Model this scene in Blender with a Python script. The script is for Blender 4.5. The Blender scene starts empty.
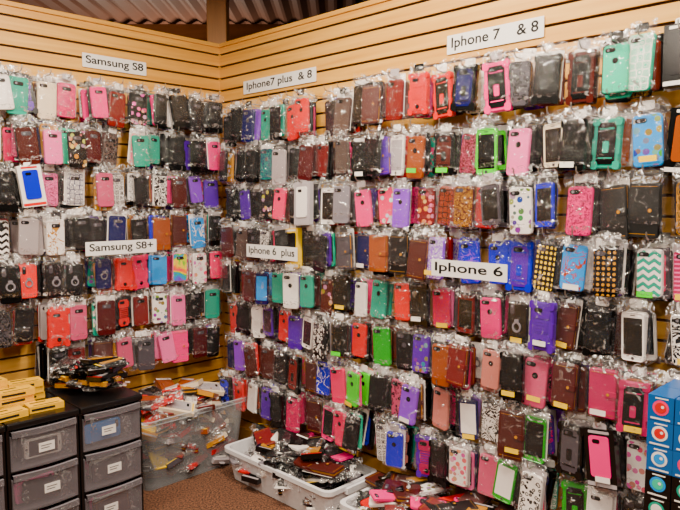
import bpy, math, random
import numpy as np
from mathutils import Matrix, Vector
random.seed(11); np.random.seed(7)
scene=bpy.context.scene
H=1.40
C=np.array([-0.69,3.80])
def unit(a): a=np.array(a,float); return a/np.linalg.norm(a)
RL=unit([.701,.713]); NL=np.array([RL[1],-RL[0]])     # left wall: right-dir (toward corner), outward normal
RR=unit([.713,-.701]); NR=np.array([RR[1],-RR[0]])
NR=np.array([RR[1],-RR[0]])
def frame(wall):
    return (RL,NL,-1) if wall=='L' else (RR,NR,1)
def P(wall,t,o,z):
    r,n,s=frame(wall); p=C+r*s*t+n*o
    return Vector((p[0],p[1],z))
def M(wall,t,o,z):
    """local x=right, -y=out of the wall, z=up"""
    r,n,s=frame(wall); p=P(wall,t,o,z)
    return Matrix(((r[0],-n[0],0,p.x),(r[1],-n[1],0,p.y),(0,0,1,p.z),(0,0,0,1)))
# ---------------------------------------------------------------- colour
def lin(h,sat=1.0):
    h=h.lstrip('#'); o=[]
    for i in (0,2,4):
        c=int(h[i:i+2],16)/255; o.append(c/12.92 if c<=.04045 else ((c+.055)/1.055)**2.4)
    if sat!=1.0:
        l=.25*o[0]+.55*o[1]+.2*o[2]; o=[max(0.002,min(1,l+(c-l)*sat)) for c in o]
    return (o[0],o[1],o[2],1.0)
COL={k:lin(v,1.35) for k,v in dict(bk='040405',dk='0c090b',wh='fbf6f2',cr='ecdec8',gy='48444a',lg='b0aaae',sv='837f86',
 pk='ee3486',hp='e80470',lp='ee80b0',ro='c4607c',rg='c4847c',rd='c80418',dr='680414',mr='42060f',mg='a8045a',
 tl='049a86',mt='40ccaa',lb='2c98e0',bl='0634bc',nv='0a1248',pu='541698',lv='8c58cc',br='42180f',tn='8c4c2c',
 cp='94402a',gd='b48420',ye='f8d000',gn='0c9c10',lm='70d800',og='ec3c04',cl='aca4a6',cb='50423e').items()}
# ---------------------------------------------------------------- materials
MATS={}
def newmat(name):
    m=bpy.data.materials.new(name); m.use_nodes=True
    nt=m.node_tree; b=nt.nodes['Principled BSDF']; MATS[name]=m
    return m,nt,b
def N(nt,t,**k):
    n=nt.nodes.new(t)
    for a,v in k.items(): setattr(n,a,v)
    return n
def mth(nt,op,a,b=None,c=None):
    n=nt.nodes.new('ShaderNodeMath'); n.operation=op
    for i,x in enumerate((a,b,c)):
        if x is None: continue
        if isinstance(x,(int,float)): n.inputs[i].default_value=x
        else: nt.links.new(x,n.inputs[i])
    return n.outputs[0]
def simple(name,col,rough=.5,metal=0,bump=0,bscale=50,var=0.12):
    m,nt,b=newmat(name)
    c=lin(col) if isinstance(col,str) else col
    b.inputs['Roughness'].default_value=rough; b.inputs['Metallic'].default_value=metal
    no=N(nt,'ShaderNodeTexNoise'); no.inputs['Scale'].default_value=bscale
    tc=N(nt,'ShaderNodeTexCoord'); nt.links.new(tc.outputs['Object'],no.inputs['Vector'])
    mx=N(nt,'ShaderNodeMix',data_type='RGBA'); mx.inputs['A'].default_value=tuple(x*(1-var) for x in c[:3])+(1,)
    mx.inputs['B'].default_value=tuple(min(1,x*(1+var)) for x in c[:3])+(1,)
    nt.links.new(no.outputs['Fac'],mx.inputs['Factor']); nt.links.new(mx.outputs['Result'],b.inputs['Base Color'])
    if bump:
        bp=N(nt,'ShaderNodeBump'); bp.inputs['Strength'].default_value=bump; bp.inputs['Distance'].default_value=.005
        nt.links.new(no.outputs['Fac'],bp.inputs['Height']); nt.links.new(bp.outputs['Normal'],b.inputs['Normal'])
    return m
def attrmat(name,pat=None,rough=.3,metal=0.):
    m,nt,b=newmat(name)
    b.inputs['Roughness'].default_value=rough; b.inputs['Metallic'].default_value=metal
    A=N(nt,'ShaderNodeAttribute',attribute_name='colA'); B=N(nt,'ShaderNodeAttribute',attribute_name='colB')
    if not pat:
        nt.links.new(A.outputs['Color'],b.inputs['Base Color']); return m
    uv=N(nt,'ShaderNodeUVMap',uv_map='uv'); sp=N(nt,'ShaderNodeSeparateXYZ'); nt.links.new(uv.outputs['UV'],sp.inputs[0])
    u,v=sp.outputs[0],sp.outputs[1]
    mx=N(nt,'ShaderNodeMix',data_type='RGBA')
    nt.links.new(A.outputs['Color'],mx.inputs['A']); nt.links.new(B.outputs['Color'],mx.inputs['B'])
    def vor(scale,rnd=1,feat='F1'):
        n=N(nt,'ShaderNodeTexVoronoi',feature=feat); n.inputs['Scale'].default_value=scale
        n.inputs['Randomness'].default_value=rnd; nt.links.new(uv.outputs['UV'],n.inputs['Vector']); return n
    def noi(scale,d=0):
        n=N(nt,'ShaderNodeTexNoise'); n.inputs['Scale'].default_value=scale; n.inputs['Distortion'].default_value=d
        n.inputs['Detail'].default_value=3; nt.links.new(uv.outputs['UV'],n.inputs['Vector']); return n
    if pat=='dot': f=mth(nt,'LESS_THAN',vor(6,0).outputs['Distance'],.3)
    elif pat=='chev':
        z=mth(nt,'PINGPONG',mth(nt,'MULTIPLY',u,3),.5); f=mth(nt,'LESS_THAN',mth(nt,'FRACT',mth(nt,'ADD',mth(nt,'MULTIPLY',v,4),z)),.5)
    elif pat=='zeb':
        f=mth(nt,'LESS_THAN',mth(nt,'FRACT',mth(nt,'MULTIPLY',noi(2.2,.8).outputs['Fac'],9)),.5)
    elif pat=='flo':
        w=vor(4.2); f=mth(nt,'LESS_THAN',w.outputs['Distance'],.42)
        mB=N(nt,'ShaderNodeMix',data_type='RGBA'); mB.inputs['Factor'].default_value=.4
        nt.links.new(B.outputs['Color'],mB.inputs['A']); nt.links.new(w.outputs['Color'],mB.inputs['B'])
        nt.links.new(mB.outputs['Result'],mx.inputs['B'])
    elif pat=='leo':
        d=vor(7).outputs['Distance']; f=mth(nt,'MULTIPLY',mth(nt,'GREATER_THAN',d,.22),mth(nt,'LESS_THAN',d,.45))
    elif pat=='glt':
        w=vor(26); s=N(nt,'ShaderNodeSeparateColor'); nt.links.new(w.outputs['Color'],s.inputs[0]); f=mth(nt,'POWER',s.outputs[0],2.)
    elif pat=='mar':
        f=mth(nt,'LESS_THAN',mth(nt,'ABSOLUTE',mth(nt,'SUBTRACT',noi(2.,1.).outputs['Fac'],.5)),.02)
    elif pat=='lac':
        e=vor(4.5,.35,'DISTANCE_TO_EDGE'); d=vor(4.5,.35)
        f=mth(nt,'MAXIMUM',mth(nt,'LESS_THAN',e.outputs['Distance'],.07),mth(nt,'LESS_THAN',mth(nt,'FRACT',mth(nt,'MULTIPLY',d.outputs['Distance'],6)),.4))
    elif pat=='lin':
        f=mth(nt,'LESS_THAN',mth(nt,'FRACT',mth(nt,'MULTIPLY',v,8)),.4)
    elif pat=='tie':
        rp=N(nt,'ShaderNodeValToRGB'); cr=rp.color_ramp
        cs=['e0206a','f2861c','f2dc1c','28b43c','1c8cdc','7a28b4']
        cr.elements[0].color=lin(cs[0],1.3); cr.elements[0].position=.3; cr.elements[1].color=lin(cs[-1],1.3); cr.elements[1].position=.7
        for i,c in enumerate(cs[1:-1]):
            e=cr.elements.new(.38+.08*i); e.color=lin(c,1.3)
        nt.links.new(noi(1.6,.6).outputs['Fac'],rp.inputs[0]); nt.links.new(rp.outputs[0],b.inputs['Base Color']); return m
    nt.links.new(f,mx.inputs['Factor']); nt.links.new(mx.outputs['Result'],b.inputs['Base Color'])
    return m
PATS=['dot','chev','zeb','flo','leo','glt','mar','lac','lin','glt','flo']
attrmat('case_plastic',None,.2); attrmat('case_leather',None,.5); attrmat('case_metallic',None,.28,.6)
for p in dict.fromkeys(PATS+['tie']): attrmat('case_'+p,p,.25)
# clear film; white diffuse in the noise creases paints in highlights
def film(name,lo,hi,f0,f1,dif,sc=30,strength=1.0):
    m,nt,b=newmat(name)
    out=nt.nodes['Material Output']; nt.nodes.remove(b)
    tr=N(nt,'ShaderNodeBsdfTransparent'); tr.inputs[0].default_value=(.98,.97,.97,1)
    gl=N(nt,'ShaderNodeBsdfGlossy'); gl.inputs['Roughness'].default_value=.10; gl.inputs['Color'].default_value=(1,1,1,1)
    df=N(nt,'ShaderNodeBsdfDiffuse'); df.inputs[0].default_value=(.93,.92,.92,1)
    tc=N(nt,'ShaderNodeTexCoord'); no=N(nt,'ShaderNodeTexNoise'); no.inputs['Scale'].default_value=sc; no.inputs['Detail'].default_value=1.5; no.inputs['Distortion'].default_value=1.8
    nt.links.new(tc.outputs['Object'],no.inputs['Vector'])
    bp=N(nt,'ShaderNodeBump'); bp.inputs['Strength'].default_value=strength; bp.inputs['Distance'].default_value=.015
    nt.links.new(no.outputs['Fac'],bp.inputs['Height']); nt.links.new(bp.outputs['Normal'],gl.inputs['Normal'])
    m1=N(nt,'ShaderNodeMixShader'); m1.inputs[0].default_value=dif; nt.links.new(gl.outputs[0],m1.inputs[1]); nt.links.new(df.outputs[0],m1.inputs[2])
    rp=N(nt,'ShaderNodeMapRange'); rp.inputs['From Min'].default_value=f0; rp.inputs['From Max'].default_value=f1; rp.inputs['To Min'].default_value=lo; rp.inputs['To Max'].default_value=hi
    nt.links.new(no.outputs['Fac'],rp.inputs['Value'])
    m2=N(nt,'ShaderNodeMixShader'); nt.links.new(rp.outputs[0],m2.inputs[0]); nt.links.new(tr.outputs[0],m2.inputs[1]); nt.links.new(m1.outputs[0],m2.inputs[2])
    nt.links.new(m2.outputs[0],out.inputs['Surface'])
film('clear_film',.04,.60,.64,.76,.35,24)
film('clear_film_header',.07,.90,.53,.66,.50,38)
def plastic_clear(name,col,opac,rough=.25):
    m,nt,b=newmat(name); out=nt.nodes['Material Output']
    b.inputs['Base Color'].default_value=lin(col); b.inputs['Roughness'].default_value=rough
    tr=N(nt,'ShaderNodeBsdfTransparent'); tr.inputs[0].default_value=(.93,.94,.95,1)
    fr=N(nt,'ShaderNodeLayerWeight'); fr.inputs[0].default_value=.3
    f=mth(nt,'MINIMUM',mth(nt,'ADD',fr.outputs['Facing'],opac),1.0)
    mx=N(nt,'ShaderNodeMixShader'); nt.links.new(f,mx.inputs[0]); nt.links.new(tr.outputs[0],mx.inputs[1]); nt.links.new(b.outputs[0],mx.inputs[2])
    nt.links.new(mx.outputs[0],out.inputs['Surface']); return m
plastic_clear('clear_tote_plastic','c4c8cc',.06)
plastic_clear('drawer_smoke_plastic','8c868e',.36,.25)
simple('white_tub_plastic','ecebf0',.35)
simple('black_plastic','08080a',.3)
simple('hook_steel','b8b4b0',.3,.9)
simple('paper_white','f6f3f0',.6,var=.03)
simple('ink_black','060606',.6)
simple('yellow_card','f4b800',.4)
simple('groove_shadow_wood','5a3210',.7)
# wood
def wood(name,c1,c2,axis=(1,12,18),rough=.45):
    m,nt,b=newmat(name)
    tc=N(nt,'ShaderNodeTexCoord'); mp=N(nt,'ShaderNodeMapping'); mp.inputs['Scale'].default_value=axis
    nt.links.new(tc.outputs['Object'],mp.inputs[0])
    no=N(nt,'ShaderNodeTexNoise'); no.inputs['Scale'].default_value=1.6; no.inputs['Detail'].default_value=6; no.inputs['Distortion'].default_value=.6
    nt.links.new(mp.outputs[0],no.inputs['Vector'])
    r=N(nt,'ShaderNodeValToRGB'); r.color_ramp.elements[0].position=.3; r.color_ramp.elements[1].position=.7
    r.color_ramp.elements[0].color=lin(c1); r.color_ramp.elements[1].color=lin(c2)
    nt.links.new(no.outputs['Fac'],r.inputs[0]); nt.links.new(r.outputs[0],b.inputs['Base Color'])
    b.inputs['Roughness'].default_value=rough; return m
wood('slatwall_maple','d6962e','eeb650'); wood('post_pine','b07028','cc8838',(10,10,1)); wood('beam_pine','905c28','b87c40',(1,10,10))
# carpet
m,nt,b=newmat('carpet'); tc=N(nt,'ShaderNodeTexCoord'); no=N(nt,'ShaderNodeTexNoise'); no.inputs['Scale'].default_value=120; no.inputs['Detail'].default_value=4
nt.links.new(tc.outputs['Object'],no.inputs['Vector']); r=N(nt,'ShaderNodeValToRGB')
r.color_ramp.elements[0].position=.35; r.color_ramp.elements[0].color=lin('2a180e'); r.color_ramp.elements[1].position=.65; r.color_ramp.elements[1].color=lin('8c5c40')
nt.links.new(no.outputs['Fac'],r.inputs[0]); nt.links.new(r.outputs[0],b.inputs['Base Color']); b.inputs['Roughness'].default_value=.95
bp=N(nt,'ShaderNodeBump'); bp.inputs['Strength'].default_value=.8; bp.inputs['Distance'].default_value=.01; nt.links.new(no.outputs['Fac'],bp.inputs['Height']); nt.links.new(bp.outputs['Normal'],b.inputs['Normal'])
simple('roof_sheet','644030',.5,.1,var=.2,bscale=3)
simple('backroom_paint','4a3428',.9)
MI={n:i for i,n in enumerate(MATS)}; ML=list(MATS.values())

# ---------------------------------------------------------------- accumulators
class Tpl:
    def __init__(s): s.v=[];s.f=[];s.m=[];s.uv=[]
    def add(s,vs,fs,slot,uvs=None):
        o=len(s.v); s.v+= [tuple(p) for p in vs]
        s.uv+= list(uvs) if uvs else [(p[0]*10,p[2]*10) for p in vs]
        for i,f in enumerate(fs): s.f.append([k+o for k in f]); s.m.append(slot if isinstance(slot,int) else slot[i])
    def fin(s):
        s.V=np.array(s.v,float); s.UV=np.array(s.uv,float)
        s.L=np.concatenate([np.array(f) for f in s.f]); s.S=np.array([len(f) for f in s.f]); s.MM=np.array(s.m); return s
def rr(w,h,r,seg=3,cx=0,cz=0):
    pts=[]
    for k,(sx,sz) in enumerate(((1,1),(-1,1),(-1,-1),(1,-1))):
        for i in range(seg+1):
            a=math.pi/2*(k+i/seg)
            pts.append((cx+sx*(w/2-r)+r*math.cos(a),cz+sz*(h/2-r)+r*math.sin(a)))
    return pts
def loft(T,rings,slots,capA=None,capB=None):
    n=len(rings[0][0])
    for k in range(len(rings)-1):
        (a,ya),(b_,yb)=rings[k],rings[k+1]
        vs=[(x,ya,z) for x,z in a]+[(x,yb,z) for x,z in b_]
        T.add(vs,[[i,(i+1)%n,n+(i+1)%n,n+i] for i in range(n)],slots[k])
    if capA is not None:
        a,y=rings[0]; T.add([(x,y,z) for x,z in a],[list(range(n))[::-1]],capA)
    if capB is not None:
        a,y=rings[-1]; T.add([(x,y,z) for x,z in a],[list(range(n))],capB)
def disc(T,cx,cz,r,y,slot,n=12,th=.0012):
    a=[(cx+r*math.cos(2*math.pi*i/n),cz+r*math.sin(2*math.pi*i/n)) for i in range(n)]
    loft(T,[(a,y),(a,y-th)],[slot],None,slot)
def plate(T,w,h,r,cx,cz,y,th,slot,seg=2):
    a=rr(w,h,r,seg,cx,cz); loft(T,[(a,y),(a,y-th)],[slot],None,slot)
def boxm(T,x0,x1,y0,y1,z0,z1,slot):
    v=[(x,y,z) for z in (z0,z1) for y in (y0,y1) for x in (x0,x1)]
    T.add(v,[[0,2,3,1],[4,5,7,6],[0,1,5,4],[2,6,7,3],[0,4,6,2],[1,3,7,5]],slot)
ZC=-.106
def annulus(T,cx,cz,ro,ri,y,th,slot,n=14):
    a=[(cx+ro*math.cos(2*math.pi*i/n),cz+ro*math.sin(2*math.pi*i/n)) for i in range(n)]
    c=[(cx+ri*math.cos(2*math.pi*i/n),cz+ri*math.sin(2*math.pi*i/n)) for i in range(n)]
    loft(T,[(a,y),(a,y-th),(c,y-th),(c,y)],[slot]*3)
def t_slim(w=.078,h=.150,d=.012,cam='L',extra=None):
    T=Tpl(); r=.012
    loft(T,[(rr(w,h,r,3,0,ZC),0),(rr(w,h,r,3,0,ZC),-d+.003),(rr(w-.005,h-.005,r-.002,3,0,ZC),-d)],[0,0],0,1)
    top=ZC+h/2
    if cam=='L': plate(T,.032,.014,.0065,-.016,top-.017,-d,.001,2); disc(T,-.022,top-.017,.0042,-d-.001,3,8)
    if cam=='C': plate(T,.038,.016,.005,0,top-.026,-d,.001,2); disc(T,-.008,top-.026,.0045,-d-.001,3,8)
    if cam=='V': plate(T,.017,.036,.007,-.020,top-.026,-d,.001,2); disc(T,-.020,top-.017,.005,-d-.001,3,8)
    if extra=='logo': disc(T,0,ZC+.024,.010,-d,2,12,.0005)
    if extra=='ring': annulus(T,0,ZC-.01,.018,.012,-d,.004,3); plate(T,.016,.012,.003,0,ZC+.01,-d,.005,3)
    return T.fin()
def t_rug(kind=0):
    T=Tpl(); w,h,d=.085,.157,.020
    base=rr(w,h,.014,3,0,ZC)
    loft(T,[(base,0),(base,-d+.005),(rr(w-.008,h-.008,.011,3,0,ZC),-d)],[0,0],0,0)
    for sx in(-1,1):
        for sz in (-1,1): plate(T,.022,.026,.007,sx*(w/2-.0085),ZC+sz*(h/2-.0105),-.002,d+.0006,0)
        plate(T,.008,.05,.003,sx*(w/2-.0035),ZC-.01,-.002,d-.0002,0)
    if kind==0:
        plate(T,.058,.130,.009,0,ZC,-d,.0025,1,3)
        for k in (-1,1): plate(T,.044,.004,.001,0,ZC+k*.046,-d-.0025,.001,0)
        plate(T,.032,.016,.006,-.006,ZC+.054,-d-.0025,.0012,2); disc(T,-.012,ZC+.054,.005,-d-.0037,3,8)
        plate(T,.018,.036,.004,0,ZC-.012,-d-.0025,.0016,0)
    else:
        plate(T,.062,.040,.008,0,ZC+.045,-d,.0025,1,3); plate(T,.062,.040,.008,0,ZC-.045,-d,.0025,1,3)
        plate(T,.050,.042,.003,0,ZC,-d,.0020,1,2)
        for k in range(4): plate(T,.044,.0035,.001,0,ZC-.014+k*.0095,-d-.002,.001,0)
        plate(T,.030,.014,.006,-.010,ZC+.052,-d-.0025,.0012,2); disc(T,0,ZC-.05,.009,-d-.0025,2,10)
    return T.fin()
def t_wal():
    T=Tpl(); w,h,d=.082,.153,.021
    loft(T,[(rr(w,h,.006,2,0,ZC),0),(rr(w,h,.006,2,0,ZC),-.006)],[0],0,0)
    loft(T,[(rr(w-.006,h-.006,.005,2,0,ZC),-.006),(rr(w-.006,h-.006,.005,2,0,ZC),-d+.006)],[3])
    loft(T,[(rr(w,h,.006,2,0,ZC),-d+.006),(rr(w,h,.006,2,0,ZC),-d+.001),(rr(w-.003,h-.003,.005,2,0,ZC),-d)],[0,0],0,1)
    plate(T,.034,.018,.006,w/2-.015,ZC,-d,.003,0); disc(T,w/2-.023,ZC,.005,-d-.003,3,10)
    boxm(T,w/2-.001,w/2+.002,-d-.002,-.002,ZC-.009,ZC+.009,0)
    boxm(T,-w/2+.006,w/2-.006,-d-.0006,-d,ZC+.066,ZC+.067,3); boxm(T,-w/2+.006,w/2-.006,-d-.0006,-d,ZC-.067,ZC-.066,3)
    return T.fin()
def t_fro():
    T=Tpl(); w,h,d=.076,.148,.011
    loft(T,[(rr(w,h,.011,3,0,ZC),0),(rr(w,h,.011,3,0,ZC),-d+.002),(rr(w-.004,h-.004,.010,3,0,ZC),-d),(rr(w-.008,h-.008,.008,3,0,ZC),-d+.002)],[0,0,0],0,0)
    plate(T,.062,.112,.002,0,ZC+.001,-d+.002,.0006,1); disc(T,0,ZC-.065,.005,-d+.002,3,12); plate(T,.016,.003,.001,0,ZC+.065,-d+.002,.0006,3)
    return T.fin()
def t_box():
    T=Tpl(); w,h,d=.096,.176,.024; c=-.098
    loft(T,[(rr(w,h,.002,1,0,c),0),(rr(w,h,.002,1,0,c),-d)],[0],0,0)
    plate(T,.03,.024,.005,0,-.008,-.010,.001,0)
    plate(T,.064,.124,.009,0,c+.006,-d,.004,1,3); plate(T,.024,.012,.005,-.008,c+.052,-d-.004,.001,2)
    plate(T,w-.004,.012,.001,0,c-.078,-d,.0007,3); plate(T,w-.030,.008,.001,0,c+.079,-d,.0007,3)
    return T.fin()
def t_film(seed):
    rs=np.random.RandomState(seed); T=Tpl(); nx,nz=6,11; w,h=.102+rs.uniform(-.004,.010),.186+rs.uniform(-.004,.012)
    vs=[];uv=[]
    for j in range(nz+1):
        for i in range(nx+1):
            x=(i/nx-.5)*w; z=.012-j/nz*h
            bulge=.025*(1-(abs(x)/(w/2))**4)*(min(1,j/2.6))*(1 if j<nz else .3)
            ww=1-.25*(j==0)-.12*(j==1); k=2.4 if j<3 else 1
            vs.append((x*ww+rs.uniform(-.003,.003)*k,-.002-bulge-rs.uniform(0,.006)*k,z+rs.uniform(-.003,.003)*k)); uv.append((i,j))
    T.add(vs,[[j*(nx+1)+i,j*(nx+1)+i+1,(j+1)*(nx+1)+i+1,(j+1)*(nx+1)+i] for j in range(nz) for i in range(nx)],[1 if (j<3 or j==nz-1) else 0 for j in range(nz) for i in range(nx)],uv)
    return T.fin()
TP={'s':t_slim(),'S':t_slim(cam='C'),'l':t_slim(extra='logo'),'i':t_slim(cam='V',extra='ring'),'p':t_slim(w=.084,h=.166),'r':t_rug(),'R':t_rug(1),'w':t_wal(),'f':t_fro(),'x':t_box()}
FILM=[t_film(i) for i in range(8)]
lab=Tpl(); plate(lab,.05,.018,.001,0,0,0,.0006,0); LAB=lab.fin()
tab=Tpl(); plate(tab,.045,.028,.006,0,-.006,0,.0008,0); TAB=tab.fin()
cardt=Tpl(); plate(cardt,.092,.168,.003,0,-.096,.002,.0008,0); CARD=cardt.fin()

class Acc:
    def __init__(s): s.V=[];s.L=[];s.S=[];s.M=[];s.A=[];s.B=[];s.U=[];s.n=0
    def put(s,T,mat4,slots,jit=True):
        R=np.array(mat4); V=T.V@R[:3,:3].T+R[:3,3]
        s.V.append(V); s.L.append(T.L+s.n); s.S.append(T.S); s.n+=len(V)
        off=np.array([random.random()*5,random.random()*5]) if jit else 0
        s.U.append((T.UV+off)[T.L])
        ids=np.array([MI[x[0]] for x in slots]); A=np.array([x[1] for x in slots]); B=np.array([x[2] for x in slots])
        s.M.append(ids[T.MM]); s.A.append(A[T.MM]); s.B.append(B[T.MM])
    def build(s,name,world=None):
        me=bpy.data.meshes.new(name); V=np.concatenate(s.V); L=np.concatenate(s.L); S=np.concatenate(s.S); Mi=np.concatenate(s.M)
        if world is not None:
            W=np.array(world.inverted()); V=V@W[:3,:3].T+W[:3,3]
        me.vertices.add(len(V)); me.vertices.foreach_set('co',V.ravel().astype(np.float32))
        me.loops.add(len(L)); me.loops.foreach_set('vertex_index',L.astype(np.int32))
        me.polygons.add(len(S)); st=np.concatenate([[0],np.cumsum(S)[:-1]]); me.polygons.foreach_set('loop_start',st.astype(np.int32))
        used=sorted(set(Mi.tolist())); remap={u:i for i,u in enumerate(used)}
        for u in used: me.materials.append(ML[u])
        me.update(calc_edges=True)
        me.polygons.foreach_set('material_index',np.array([remap[x] for x in Mi.tolist()],dtype=np.int32))
        me.polygons.foreach_set('use_smooth',(Mi==MI['clear_film']))
        uv=me.uv_layers.new(name='uv'); uv.data.foreach_set('uv',np.concatenate(s.U).ravel().astype(np.float32))
        for nm,arr in (('colA',s.A),('colB',s.B)):
            a=me.attributes.new(nm,'FLOAT_COLOR','FACE'); a.data.foreach_set('color',np.concatenate(arr).ravel().astype(np.float32))
        me.update()
        ob=bpy.data.objects.new(name,me); scene.collection.objects.link(ob)
        if world is not None: ob.matrix_world=world
        return ob
def adopt(child,parent):
    mw=child.matrix_world.copy(); child.parent=parent; child.matrix_parent_inverse=parent.matrix_world.inverted(); child.matrix_world=mw
BK=COL['bk']
def slots_for(tok):
    q=tok.split('.'); t=q[0]; a=COL[q[1]] if len(q)>1 else BK; bcol=COL[q[2]] if len(q)>2 and q[2] else BK; pat=q[3] if len(q)>3 else None
    gm='case_plastic'
    if t=='w':
        fm='case_'+pat if pat else 'case_leather'
        return t,[('case_leather',a,a),(fm,a,bcol),('case_plastic',BK,BK),('case_plastic',COL['gd'] if not pat else a,a)]
    fm='case_'+pat if pat else gm
    if t in 'rR':
        if random.random()<.4: t='R' if t=='r' else 'r'
        return t,[(gm,bcol,bcol),(fm,a,bcol if pat else a),(gm,BK,BK),(gm,COL['gy'],BK)]
    if t=='f': return t,[(gm,a,a),(gm,bcol if len(q)>2 else COL['dk'],BK),(gm,BK,BK),(gm,COL['gy'],BK)]
    if t=='x': return t,[(gm,bcol,bcol),(fm,a,COL['wh']),(gm,BK,BK),(gm,COL[random.choice(['ye','rd','wh','lg'])],BK)]
    dark=BK if a[0]+a[1]+a[2]>.15 else COL['gy']
    return t,[(gm,a if pat!='tie' else COL['lp'],a),(fm,a,bcol),(gm,dark,BK),(gm,COL['sv'],BK)]
def put_item(acc,Mx,tok,film=True,label=0,card=False,tabp=.4,kk=1.0,cards=('wh','wh','cl','dk','bk')):
    t,sl=slots_for(tok); k=random.uniform(.94,1.08)*kk
    acc.put(TP[t],Mx@Matrix.Diagonal((k,1,k*random.uniform(.97,1.02),1)),sl)
    if card: acc.put(CARD,Mx,[('case_plastic',COL[random.choice(cards)],BK)])
    if film:
        s=random.uniform(.98,1.14)
        acc.put(random.choice(FILM),Mx@Matrix.Translation((0,0,.002))@Matrix.Diagonal((s,1.05,random.uniform(.96,1.06),1)),[('clear_film',BK,BK),('clear_film_header',BK,BK)])
    if label: acc.put(LAB,Mx@Matrix.Translation((random.uniform(-.012,.012),-.030,-.170)),[('case_plastic',COL[random.choice(['ye','ye','lm','ye','wh'])],BK)])
    if random.random()<tabp: acc.put(TAB,Mx@Matrix.Translation((0,-.012,0)),[('case_plastic',random.choice([COL['wh'],COL['cl'],COL['bk'],COL['wh']]),BK)])
rnd_cols=['bk']*12+['dk']*5+['wh','wh','cl','gy','pk','hp','lp','ro','rg','rd','rd','dr','dr','mr','mg','tl','mt','bl','nv','nv','pu','pu','lv','br','br','tn','cp','gd','cb','sv']  # weighted to black so the items behind paint shade into the gaps
def rnd_tok():
    r=random.random(); a=random.choice(rnd_cols)
    if r<.38: return random.choice('sSlip')+'.'+a
    if r<.58: return 'r.'+a+'.'+random.choice(['bk','bk','dk','gy','bk'])
    if r<.68: return 'w.'+random.choice(['bk','br','dr','mr','tn','pk','dk','pu'])
    if r<.76: return 'f.'+a
    return 's.'+random.choice(['wh','pk','bk','tl','gd','cr','mg','pu'])+'.'+random.choice(['bk','pk','wh','bk','gd'])+'.'+random.choice(PATS)
def rotm(yaw,roll,pitch=0): return Matrix.Rotation(yaw,4,'Z')@Matrix.Rotation(roll,4,'Y')@Matrix.Rotation(pitch,4,'X')

def hook(acc,wall,t,z,Lh):
    T=Tpl(); n=6; r=.0026
    def ring(y,z0,rad=r): return [(rad*math.cos(2*math.pi*i/n),z0+rad*math.sin(2*math.pi*i/n)) for i in range(n)],y
    loft(T,[ring(-.001,0),ring(-Lh,0),ring(-Lh-.012,.010),ring(-Lh-.013,.022)],[0]*3,0,0)
    boxm(T,-.014,.014,-.004,-.001,-.008,.016,0)
    acc.put(T.fin(),M(wall,t,0,z),[('hook_steel',BK,BK)])

LROWS=[
 ['S.bk','S.dk','r.bk.bk','S.bk','S.bk.pk.flo','s.dr','S.pk','S.mg.hp.glt','s.cr','S.tl','S.wh','s.wh','S.bk','S.rd','s.pk'],
 ['S.pk','S.bk','R.dk.bk','S.tl','S.tl','S.cb.bk.leo','S.mr','S.bk.gd.flo','S.lp','S.br','s.wh','s.wh','S.bk','s.lb'],
 ['S.pu','S.lv','S.br','S.wh.bk.zeb','r.bk.bk','S.bk.wh.lac','S.ro','S.wh.nv.lac','S.lp.dr.glt','x.bl.wh','r.bk.bk','S.bk','S.rd'],
 ['S.bk','S.lb.wh.mar','w.br','w.tn','S.dk','S.nv','S.dk','S.dk','S.wh.gd.mar','s.cl','S.wh.bk.chev','S.tl','S.gy'],
 ['S.hp','S.wh.pk.flo','S.tl..tie','s.lb','r.hp.hp','r.rd.rd','i.nv','i.bk','i.dk','i.og','i.bk','s.rd','S.bk'],
 ['S.tl','S.bk','S.lp','S.wh.bk.flo','S.dr','r.rd.bk','S.mr','S.ro','r.rd.rd','f.bk','s.gy.bk.zeb','S.wh.bk.lac','S.bk'],
 ['S.bk','S.mr','w.pk','S.lp','S.gy','S.ro','w.br','S.dr','S.bk','','','','',''],
]
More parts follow.
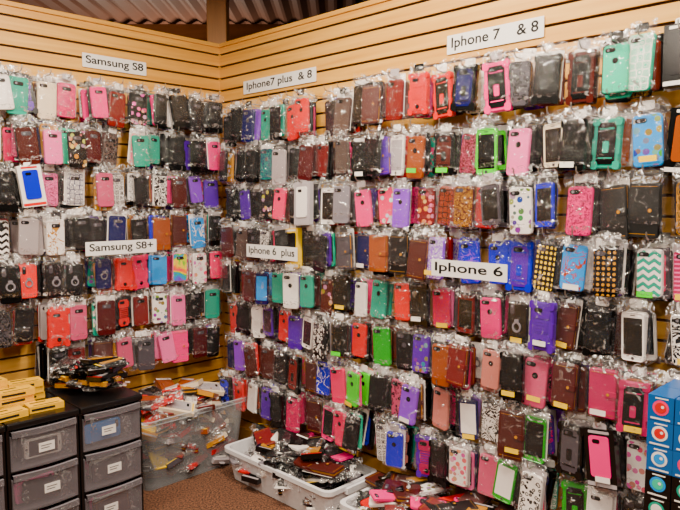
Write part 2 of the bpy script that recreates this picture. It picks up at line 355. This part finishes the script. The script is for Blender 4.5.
RROWS=[
 ['s.bk','r.bk.bk','l.nv','l.tl.nv','s.dk','l.rd','l.rd','s.dk','s.cb','f.bk','w.br','s.dr','r.rd.rd','r.bk.rd','r.nv.bk','r.bk.pk','s.gy.bk.leo','r.bk.bk','r.bk.br','l.mt','p.mt.wh.lac','x.dk.bk','x.rd.bk','s.bk'],
 ['s.dk','s.bk','s.bk','l.nv.tl.glt','s.cl','s.bk','s.mr','s.dr','s.cb','r.bk.bk','r.bk.bk','f.wh.lg','l.tn','r.br.bk','s.mr.ro.glt','f.lm.bk','l.lp','f.cr.dk','r.bk.bk','r.bk.tl','s.lb.bk.flo','x.tn.bk','x.bk.ye','s.bk'],
 ['r.bk.bk','s.pu','s.bk','s.bk.gd.flo','l.hp','s.dk','x.wh.lg','f.wh','s.sv','l.pk','s.hp.wh.flo','l.lv','s.dr.rd.flo','s.cp.bk.lac','s.br.gd.glt','f.gy.bk','s.wh.bk.flo','f.bl.bk','s.pk.br.glt','w.bk','w.bk','s.dk.gd.lac','s.gd.bk.leo','s.pk'],
 ['s.mr','s.cb','l.dk','s.bk.wh.zeb','s.bk','x.bk.ye','s.bk','s.dk','w.gy','w.nv','w.tn','w.dk','w.br','s.lv.wh.glt','s.bl.lv.mar','l.bl','r.pu.bl','s.bk.ye.dot','s.lb.cp.mar','s.bk.gd.dot','s.wh.tl.chev','s.mg.lp.lin','s.pk','s.bk'],
 ['s.dk','s.dr','l.br','f.nv.lb','s.tl','l.wh','l.tl','s.br.gd.flo','r.bk.bk','s.wh','l.tl','s.rd','r.bk.bk','s.mg.rd.glt','f.dr.bk','l.pk','i.bk','r.pu.pu','w.br','r.bk.bk','f.wh.bk','s.wh.bk.zeb','s.bk'],
 ['l.rd','r.bk.bk','f.wh.wh','f.pu.dk','l.rd','s.pu','f.wh','s.bk.wh.leo','s.bk','l.rd','s.gn','l.dk','s.pu.bk.flo','s.tn','w.dr','l.rg','r.bk.bk','l.ro','w.mr','w.mg','r.bk.mg','s.bk','s.pk'],
 ['s.nv','s.lv','l.br','s.br','s.dk','r.dr.bk','w.br','s.bl.wh.mar','s.hp','l.lm','f.bk','s.ro.bk.leo','l.lv','s.rg','f.nv.wh','s.bk.wh.zeb','w.br','f.gn.bk','r.gy.bk','x.pk.bk','s.wh.pk.flo','s.bk'],
 ['r.bl.bk','l.rd','s.wh','l.pu','r.bk.bk','s.mg.hp.glt','w.mr','f.pk.bk','l.hp','s.dk','s.bk.wh.lac','l.bl','r.mg.pu','r.bk.bk','s.wh.pk.flo','s.ro','f.gn.wh','s.wh.bk.leo','r.bk.gn','s.wh','s.bk'],
]
def fill(wall,rows,z0,t0,dt,name):
    W=M(wall,1.0,0,1.0)
    accs=Acc(); hk=Acc()
    for ri,row in enumerate(rows):
        z=z0-.2025*ri; t=t0+random.uniform(0,.02)
        for ci,tok in enumerate(row):
            tt=t+ci*dt+random.uniform(-.018,.018)*(ci>0)
            if tok=='': continue
            zz=z+(0.022 if (wall=='R' and ri==0 and ci>8) else 0)
            Lh=random.uniform(.14,.205); hook(hk,wall,tt,z,Lh+.01)
            k=random.choice([2,4,5,5,6,7]); o=Lh
            lowlab=(wall=='R' and ci>7 and ri in (1,3,4,5,6)) 
            hy=random.uniform(-.2,.2)
            for j in range(k):
                tk=tok if j==0 else (tok if random.random()<.3 else rnd_tok())
                if j and tk[0]=='x': tk='s.bk'
                jx=random.uniform(-.022,.022) if j else random.uniform(-.004,.004)
                sw=hy+(random.uniform(-.25,.25) if j else random.uniform(-.08,.08))
                Mx=M(wall,tt,o,zz+random.uniform(-.010,.012))@Matrix.Translation((jx,.028,0))@rotm(sw,random.gauss(0,.055),random.uniform(-.07,.02))
                put_item(accs,Mx,tk,film=(j<2 and tk[0]!='x') ,label=(lowlab and random.random()<.4 and j==0),card=random.random()<.25 and tk[0]!='x',tabp=.5 if j<2 else .2,kk=1.04 if j==0 else 1)
                o-=random.uniform(.024,.036)
                if o<.048: break
    a=accs.build(name,W); h=hk.build('display_hooks',W); bpy.context.view_layer.update(); adopt(h,a)
    return a
LA=fill('L',LROWS,1.955,.15,.109,'hanging_phone_cases')
RA=fill('R',RROWS,1.8875,.265,.1075,'hanging_phone_cases')

# ---------------------------------------------------------------- slatwalls
def bmobj(name,T,slotmats,world=None,jit=False,bevel=0):
    a=Acc(); a.put(T.fin(),Matrix.Identity(4),[(m,BK,BK) for m in slotmats],jit); 
    o=a.build(name); 
    if world is not None: o.matrix_world=world
    if bevel:
        md=o.modifiers.new('bevel','BEVEL'); md.width=bevel; md.segments=2; md.limit_method='ANGLE'
    return o
def slatwall(wall,length,name):
    TOPZ=2.265; T=Tpl(); prof=[(0.0,0.0)]
    zs=[]; z=1.955
    while z>.12: zs.append(z); z-=.0675
    z=1.955+.0675
    while z<TOPZ-.02: zs.append(z); z+=.0675
    zs.sort()
    for zc in zs:
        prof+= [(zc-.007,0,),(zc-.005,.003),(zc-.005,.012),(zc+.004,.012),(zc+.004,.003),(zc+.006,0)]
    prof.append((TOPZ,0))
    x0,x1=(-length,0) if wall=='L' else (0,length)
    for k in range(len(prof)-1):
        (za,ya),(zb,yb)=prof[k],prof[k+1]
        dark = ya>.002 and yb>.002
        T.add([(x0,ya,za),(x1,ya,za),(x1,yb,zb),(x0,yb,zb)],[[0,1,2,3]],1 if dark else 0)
    T.add([(x0,.05,0),(x1,.05,0),(x1,.05,TOPZ),(x0,.05,TOPZ)],[[3,2,1,0]],0)
    T.add([(x0,0,TOPZ),(x1,0,TOPZ),(x1,.05,TOPZ),(x0,.05,TOPZ)],[[0,1,2,3]],0)
    for xe in (x0,x1): T.add([(xe,0,0),(xe,.05,0),(xe,.05,TOPZ),(xe,0,TOPZ)],[[0,1,2,3]],0)
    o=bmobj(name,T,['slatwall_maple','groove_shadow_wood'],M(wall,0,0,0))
    T=Tpl(); boxm(T,x0,x1,-.008,.06,TOPZ,TOPZ+.022,0)
    bmobj('trim_'+('1' if wall=='L' else '2'),T,['slatwall_maple'],M(wall,0,0,0),bevel=.003)
    T=Tpl(); boxm(T,x0+(0 if wall=='L' else .012),x1-(.012 if wall=='L' else 0),-.012,-.0005,0.001,.09,0)
    bmobj('baseboard_'+('left' if wall=='L' else 'right'),T,['slatwall_maple'],M(wall,0,0,0),bevel=.003)
slatwall('L',2.6,'wall_left'); slatwall('R',3.4,'wall_right')

# ---------------------------------------------------------------- signs
def sign(text,wall,t,o,z,w,h,tilt=0):
    W=M(wall,t,o,z)@Matrix.Rotation(tilt,4,'Y')
    T=Tpl(); loft(T,[(rr(w,h,.002,1),0),(rr(w,h,.002,1),-.002)],[0],0,0)
    p=bmobj('category_sign',T,['paper_white'],W)
    cu=bpy.data.curves.new('lettering','FONT'); cu.body=text; cu.align_x='CENTER'; cu.align_y='CENTER'; cu.offset=.018; cu.extrude=.003
    tmp=bpy.data.objects.new('tmp',cu); scene.collection.objects.link(tmp); bpy.context.view_layer.update()
    me=bpy.data.meshes.new_from_object(tmp.evaluated_get(bpy.context.evaluated_depsgraph_get())); bpy.data.objects.remove(tmp)
    xs=[v.co.x for v in me.vertices]; ys=[v.co.y for v in me.vertices]
    sx=w*.9/(max(xs)-min(xs)); sy=min(h*.72/(max(ys)-min(ys)),sx*1.25); cy=(max(ys)+min(ys))/2; cx=(max(xs)+min(xs))/2
    for v in me.vertices: v.co=Vector(((v.co.x-cx)*sx,-.0022-abs(v.co.z)*.1,(v.co.y-cy)*sy))
    me.materials.append(MATS['ink_black'])
    c=bpy.data.objects.new('lettering',me); scene.collection.objects.link(c); c.parent=p
sign('Samsung S8','L',.635,.004,H+.68,.34,.068)
sign('Samsung S8+','L',.745,.240,H-.225,.36,.064)
sign('Iphone7 plus  & 8','R',.52,.004,H+.612,.58,.070)
sign('Iphone 7    & 8','R',1.79,.004,H+.622,.42,.074)
sign('Iphone 6  plus','R',.74,.240,H-.25,.38,.064)
sign('Iphone 6','R',1.85,.240,H-.252,.32,.062)

# ---------------------------------------------------------------- bins
def tub(name,mat,L,Wd,Ht,world,taper=.03,rim=.014):
    T=Tpl()
    def ring(l,w,z): return [(x,y,z) for x,y in rr(l,w,.04,4)]
    R=[ring(L-2*taper,Wd-2*taper,.0),ring(L,Wd,Ht-.02),ring(L+2*rim,Wd+2*rim,Ht-.02),ring(L+2*rim,Wd+2*rim,Ht),ring(L-.006,Wd-.006,Ht),ring(L-2*taper-.008,Wd-2*taper-.008,.006)]
    n=len(R[0])
    for a,b_ in zip(R[:-1],R[1:]): T.add(a+b_,[[i,(i+1)%n,n+(i+1)%n,n+i] for i in range(n)],0)
    T.add(R[0],[list(range(n))],0); T.add(R[-1],[list(range(n))],0)
    for s in (-1,1):
        boxm(T,s*(L/2+rim)-.012,s*(L/2+rim)+.012,-.06,.06,Ht-.035,Ht-.008,0)
        for k in range(-3,4):
            x=k*L/8; boxm(T,x-.004,x+.004,s*(Wd/2)-.004,s*(Wd/2)+.006,Ht-.055,Ht-.02,0)
    return bmobj(name,T,[mat],world)
def heap(name,world,L,Wd,z0,z1,n,toks,tilt=.25,film=.5,dome=.04,sc=1.0,parent=None,m=.13,yawflat=False):
    a=Acc()
    for i in range(n):
        f=i/n; x=random.uniform(-.5,.5)*(L-.17*sc); y=random.uniform(-.5,.5)*(Wd-m*sc)
        z=z0+f*(z1-z0)+dome*f*(1-(2*x/L)**2)*(1-(2*y/Wd)**2)
        yaw=random.gauss(0,.4)+random.choice([-1,1])*math.pi/2 if yawflat else random.uniform(-math.pi,math.pi)
        Mx=world@Matrix.Translation((x,y,z))@Matrix.Rotation(yaw,4,'Z')@Matrix.Rotation(random.gauss(0,tilt),4,'Y')@Matrix.Rotation(-math.pi/2+random.gauss(0,tilt),4,'X')@Matrix.Scale(sc,4)@Matrix.Translation((0,0,.10))
        put_item(a,Mx,random.choice(toks) if toks else rnd_tok(),film=random.random()<film,card=random.random()<.3,tabp=.03,cards=('dk','bk','cl','br','gy','wh'))
    o=a.build(name,world)
    if parent: bpy.context.view_layer.update(); adopt(o,parent)
    return o
Wt=M('L',.455,.235,0)@Matrix.Translation((0,0,.002))
tt=tub('clear_storage_tote','clear_tote_plastic',.60,.36,.35,Wt,taper=.03)
heap('tote_contents',Wt,.58,.35,.03,.365,220,['x.br.tn','w.br','w.tn','x.wh.rd','x.lg.cr','s.rd','w.bk','f.gy.wh','s.wh','x.ye.gd','s.bk','x.dk.gy','w.dr','s.cl','x.wh.lg','s.ye','x.tn.tn','x.cl.br','x.tn.gd','r.rd.rd','s.rd','s.wh'],tilt=.3,film=.6,parent=tt,yawflat=False)
W1=M('R',.88,.205,0)@Matrix.Translation((0,0,.002)); t1=tub('white_storage_tub','white_tub_plastic',.74,.31,.16,W1,taper=.02)
T1=['f.bk','s.bk','w.br','s.rd','w.dr','f.wh','s.cl','x.bk.lg','s.wh','s.gy','r.bk.bk','s.pk','x.gd.bk','w.bk','s.bk','s.wh.bk.flo','x.dr.wh','s.sv','w.dk','f.dk','x.bk.dk','s.br']
heap('tub_contents',W1,.76,.33,.03,.19,170,T1,parent=t1,m=.13,tilt=.13,film=.55,yawflat=False,dome=.05)
W2=M('R',1.73,.22,0)@Matrix.Translation((0,0,.002)); t2=tub('white_storage_tub','white_tub_plastic',.76,.33,.16,W2,taper=.02)
heap('tub_contents',W2,.80,.36,.03,.20,190,T1+['w.tn','w.br','s.bk','w.bk'],parent=t2,m=.13,tilt=.13,film=.55,yawflat=False,dome=.05)

# ---------------------------------------------------------------- drawer carts
CH=.565
def cart(t):
    w,d,h=.275,.38,CH
    W=M('L',t,.415,0.0)
    root=bpy.data.objects.new('drawer_cart',None); scene.collection.objects.link(root); root.matrix_world=W
    def part(nm,T,mats,bev=0):
        o=bmobj(nm,T,mats,None,bevel=bev); o.parent=root
    T=Tpl()
    boxm(T,-w/2,w/2,-d/2-.016,d/2,h-.026,h,0); part('top_panel',T,['black_plastic'],.006)
    T=Tpl(); st=(h-.06)/3
    for s in(-1,1):
        boxm(T,s*(w/2-.007)-.006,s*(w/2-.007)+.006,-d/2,d/2,.03,h-.0265,0)
        for yy in (-1,1): boxm(T,s*(w/2-.025)-.012,s*(w/2-.025)+.012,yy*(d/2-.03)-.012,yy*(d/2-.03)+.012,.0,.034,0)
    for k in range(3):
        z=.03+k*st; boxm(T,-w/2+.013,w/2-.013,-d/2,d/2,z+.001,z+.008,0)
    boxm(T,-w/2+.013,w/2-.013,d/2-.006,d/2,.05,h-.03,0)
    part('frame',T,['black_plastic'],.002)
    for k in range(3):
        z0=.040+k*st; z1=z0+st-.014; T=Tpl(); x=w/2-.015
        n=8; fr=[(-x+2*x*i/n, -d/2-.006-.014*math.sin(math.pi*i/n)) for i in range(n+1)]
        vs=[(a,b_,z0) for a,b_ in fr]+[(a,b_,z1) for a,b_ in fr]+[(a,b_-.012,z1) for a,b_ in fr]+[(a,b_-.014,z1-.022) for a,b_ in fr]+[(a,b_,z1-.026) for a,b_ in fr]
        q=n+1
        T.add(vs,[[i,i+1,4*q+i+1,4*q+i] for i in range(n)]+[[q+i,q+i+1,2*q+i+1,2*q+i] for i in range(n)]+[[2*q+i,2*q+i+1,3*q+i+1,3*q+i] for i in range(n)]+[[3*q+i,3*q+i+1,4*q+i+1,4*q+i] for i in range(n)],0)
        boxm(T,-x,x,d/2-.02,d/2-.016,z0,z1-.02,0)
        for s in(-1,1): boxm(T,s*x-.002,s*x+.002,-d/2-.006,d/2-.02,z0,z1-.02,0)
        boxm(T,-x,x,-d/2-.006,d/2-.02,z0,z0+.003,0)
        part('drawer_%d'%(k+1),T,['drawer_smoke_plastic'])
        T=Tpl(); xx=random.uniform(-.03,.03); yl=-d/2-.0205; boxm(T,xx-.030,xx+.030,yl-.001,yl,z0+.054,z0+.090,0)
        boxm(T,xx-.022,xx+.018,yl-.0014,yl-.001,z0+.076,z0+.079,1); boxm(T,xx-.022,xx+.010,yl-.0014,yl-.001,z0+.066,z0+.069,1); part('label_%d'%(k+1),T,['paper_white','ink_black'])
        a=Acc()
        for i in range(11):
            Mx=Matrix.Translation((random.uniform(-.02,.02),-d/2+.03+i*.029,z0+.010))@Matrix.Rotation(math.pi/2+random.uniform(-.1,.1),4,'Y')@Matrix.Translation((-.05,0,.1))
            put_item(a,Mx,random.choice(['s.wh','s.bk','w.br','s.cl','f.wh','s.gy','s.lp','s.lb']),film=True,tabp=0)
        o=a.build('drawer_contents_%d'%(k+1)); o.parent=root
for t in (1.0,1.278,1.556): cart(t)
W=M('L',1.30,.40,CH)
a=Acc(); T=Tpl()
boxm(T,-.066,.066,-.036,.036,0,.026,0)
boxm(T,-.058,.030,-.0365,-.036,.008,.017,1)
boxm(T,-.050,.050,-.026,-.018,.026,.0262,1); boxm(T,-.050,.010,.010,.022,.026,.0262,1)
boxm(T,-.0665,-.066,-.028,.028,.008,.017,1); boxm(T,.066,.0665,-.028,.028,.008,.017,1)
T.fin()
for (x,y,k,yw) in [(-.24,-.14,1,.0),(-.09,-.14,1,.06),(.055,-.13,1,-.1),(-.17,-.045,2,.03),(-.02,-.045,3,-.04),(-.24,.05,4,-.05),(-.09,.05,4,.05),(.055,.055,3,-.06),(-.325,-.045,3,.05),(-.40,.05,4,.05),(-.395,-.14,2,0)]:
    for j in range(k):
        a.put(T,W@Matrix.Translation((x+random.uniform(-.008,.008),y+random.uniform(-.006,.006),.001+j*.0275))@Matrix.Rotation(yw+random.uniform(-.07,.07),4,'Z'),[('yellow_card',BK,BK),('ink_black',BK,BK)])
a.build('yellow_carton_stack',W)
W=M('L',.99,.40,CH+.014)
heap('loose_foil_packets',W,.27,.32,.0,.07,50,['s.bk','x.br.bk','x.bk.bk','x.gd.bk','s.dk','f.bk','s.bk','x.dk.gd','r.bk.bk','x.lg.bk'],tilt=.07,film=.6,dome=.05,sc=.75)

# ---------------------------------------------------------------- retail carton tower (right)
a=Acc(); cw,ch,cd=.066,.068,.10
def carton():
    T=Tpl(); boxm(T,-cw/2+.001,cw/2-.001,-cd/2,cd/2,0,ch-.001,0)
    y=-cd/2
    disc(T,0,ch*.52,.020,y,1,20,.0006); disc(T,0,ch*.52,.014,y-.0006,2,20,.0005)
    boxm(T,-.024,.024,y-.0006,y,.004,.008,3); boxm(T,-.014,.018,y-.0006,y,ch-.009,ch-.006,3); disc(T,.005,ch*.52+.003,.004,y-.0011,3,10,.0004)
    return T.fin()
CT=carton()
Wc=M('R',2.56+.033,.41,0)
g='case_plastic'; rowsC=13
COL['cb2']=lin('0c5ca8')
for col in range(7):
    for dpt in range(2):
        for rw in range(rowsC):
            k=rowsC-1-rw
            if k in (0,1,2): c=('cb2',['hp','wh','wh'][(k+col)%3],['rd','rd','lb'][(k+col)%3],'wh')
            elif k in (3,4,5): c=('bk',['tl','rd','wh','lb'][(col+k)%4],['wh','hp','bl','mt'][(col+k)%4],'wh')
            else: c=('cb2',['hp','wh'][(k)%2],['lp','lb'][(k)%2],'wh')
            z=.002+rw*.0685
            a.put(CT,Wc@Matrix.Translation((col*cw+random.uniform(-.001,.001),dpt*(cd+.002),z)),[(g,COL[c[0]],BK),(g,COL[c[1]],BK),(g,COL[c[2]],BK),(g,COL[c[3]],BK)])
a.build('retail_carton_stack',Wc)

# ---------------------------------------------------------------- shell
def planebox(name,x0,x1,y0,y1,z0,z1,mat):
    T=Tpl(); boxm(T,x0,x1,y0,y1,z0,z1,0); return bmobj(name,T,[mat])
planebox('floor',-6,6,-3,9,-.05,0,'carpet')
planebox('wall_back',-6,6,9,9.1,0,3.1,'backroom_paint'); planebox('wall_front',-6,6,-3.1,-3,0,3.1,'backroom_paint')
planebox('wall_west',-6.1,-6,-3,9,0,3.1,'backroom_paint'); planebox('wall_east',6,6.1,-3,9,0,3.1,'backroom_paint')
T=Tpl(); n=480; vs=[]
for i in range(n+1):
    x=-6+12*i/n; z=3.02+.018*math.sin(x*2*math.pi/.15)
    vs+=[(x,-3,z),(x,9,z)]
T.add(vs,[[2*i,2*i+2,2*i+3,2*i+1] for i in range(n)],0)
boxm(T,-6,6,-3,9,3.06,3.1,0)
bmobj('ceiling',T,['roof_sheet'])
for k,y in enumerate((-1.5,.4,2.3,4.4,6.1,7.8)):
    T=Tpl(); boxm(T,-5.99,5.99,-.035,.035,-.16,0,0); o=bmobj('ceiling_beam',T,['beam_pine'],Matrix.Translation((0,y,2.995)),bevel=.004)
T=Tpl(); boxm(T,-.06,.06,-.06,.06,0,2.83,0); bmobj('support_post',T,['post_pine'],Matrix.Translation((-.752,4.12,0)),bevel=.005)

# ---------------------------------------------------------------- lights
def area(nm,loc,sx,sy,e,col,rot=(0,0,0)):
    l=bpy.data.lights.new(nm,'AREA'); l.shape='RECTANGLE'; l.size=sx; l.size_y=sy; l.energy=e; l.color=col
    o=bpy.data.objects.new(nm,l); o.location=loc; o.rotation_euler=rot; scene.collection.objects.link(o); return o
wc=(1,.85,.67)
for i,(x,y,ya,e) in enumerate([(.05,1.90,-.777,70),(-1.10,1.98,.794,50),(1.0,.6,-.777,46),(-.2,-.4,0,70),(-1.9,.2,.794,30)]):
    area('added_uplight',(x,y,2.70),1.2,.08,e,wc,(0,0,ya))
    T=Tpl(); boxm(T,-.64,.64,-.10,.10,0,.05,0); bmobj('light_fixture',T,['white_tub_plastic'],Matrix.Translation((x,y,2.715))@Matrix.Rotation(ya,4,'Z'),bevel=.006)
area('added_uplight',(-1.5,6.2,2.2),1.2,.3,26,wc,(math.pi,0,0))  # added uplight without a fixture, brightens the ceiling behind the walls
area('added_uplight',(-3.2,5.0,2.2),1.2,.3,18,wc,(math.pi,0,0))  # second added uplight for the ceiling, no fixture either
w=bpy.data.worlds.new('world'); scene.world=w; w.use_nodes=True; w.node_tree.nodes['Background'].inputs[0].default_value=(.9,.75,.6,1); w.node_tree.nodes['Background'].inputs[1].default_value=.05
# ---------------------------------------------------------------- camera
cam=bpy.data.cameras.new('camera'); co=bpy.data.objects.new('camera',cam); scene.collection.objects.link(co)
cam.sensor_width=36; cam.lens=650/680*36; cam.clip_start=.05
co.location=(0,0,H); co.rotation_euler=(math.pi/2-math.atan(55/650),0,0)
scene.camera=co
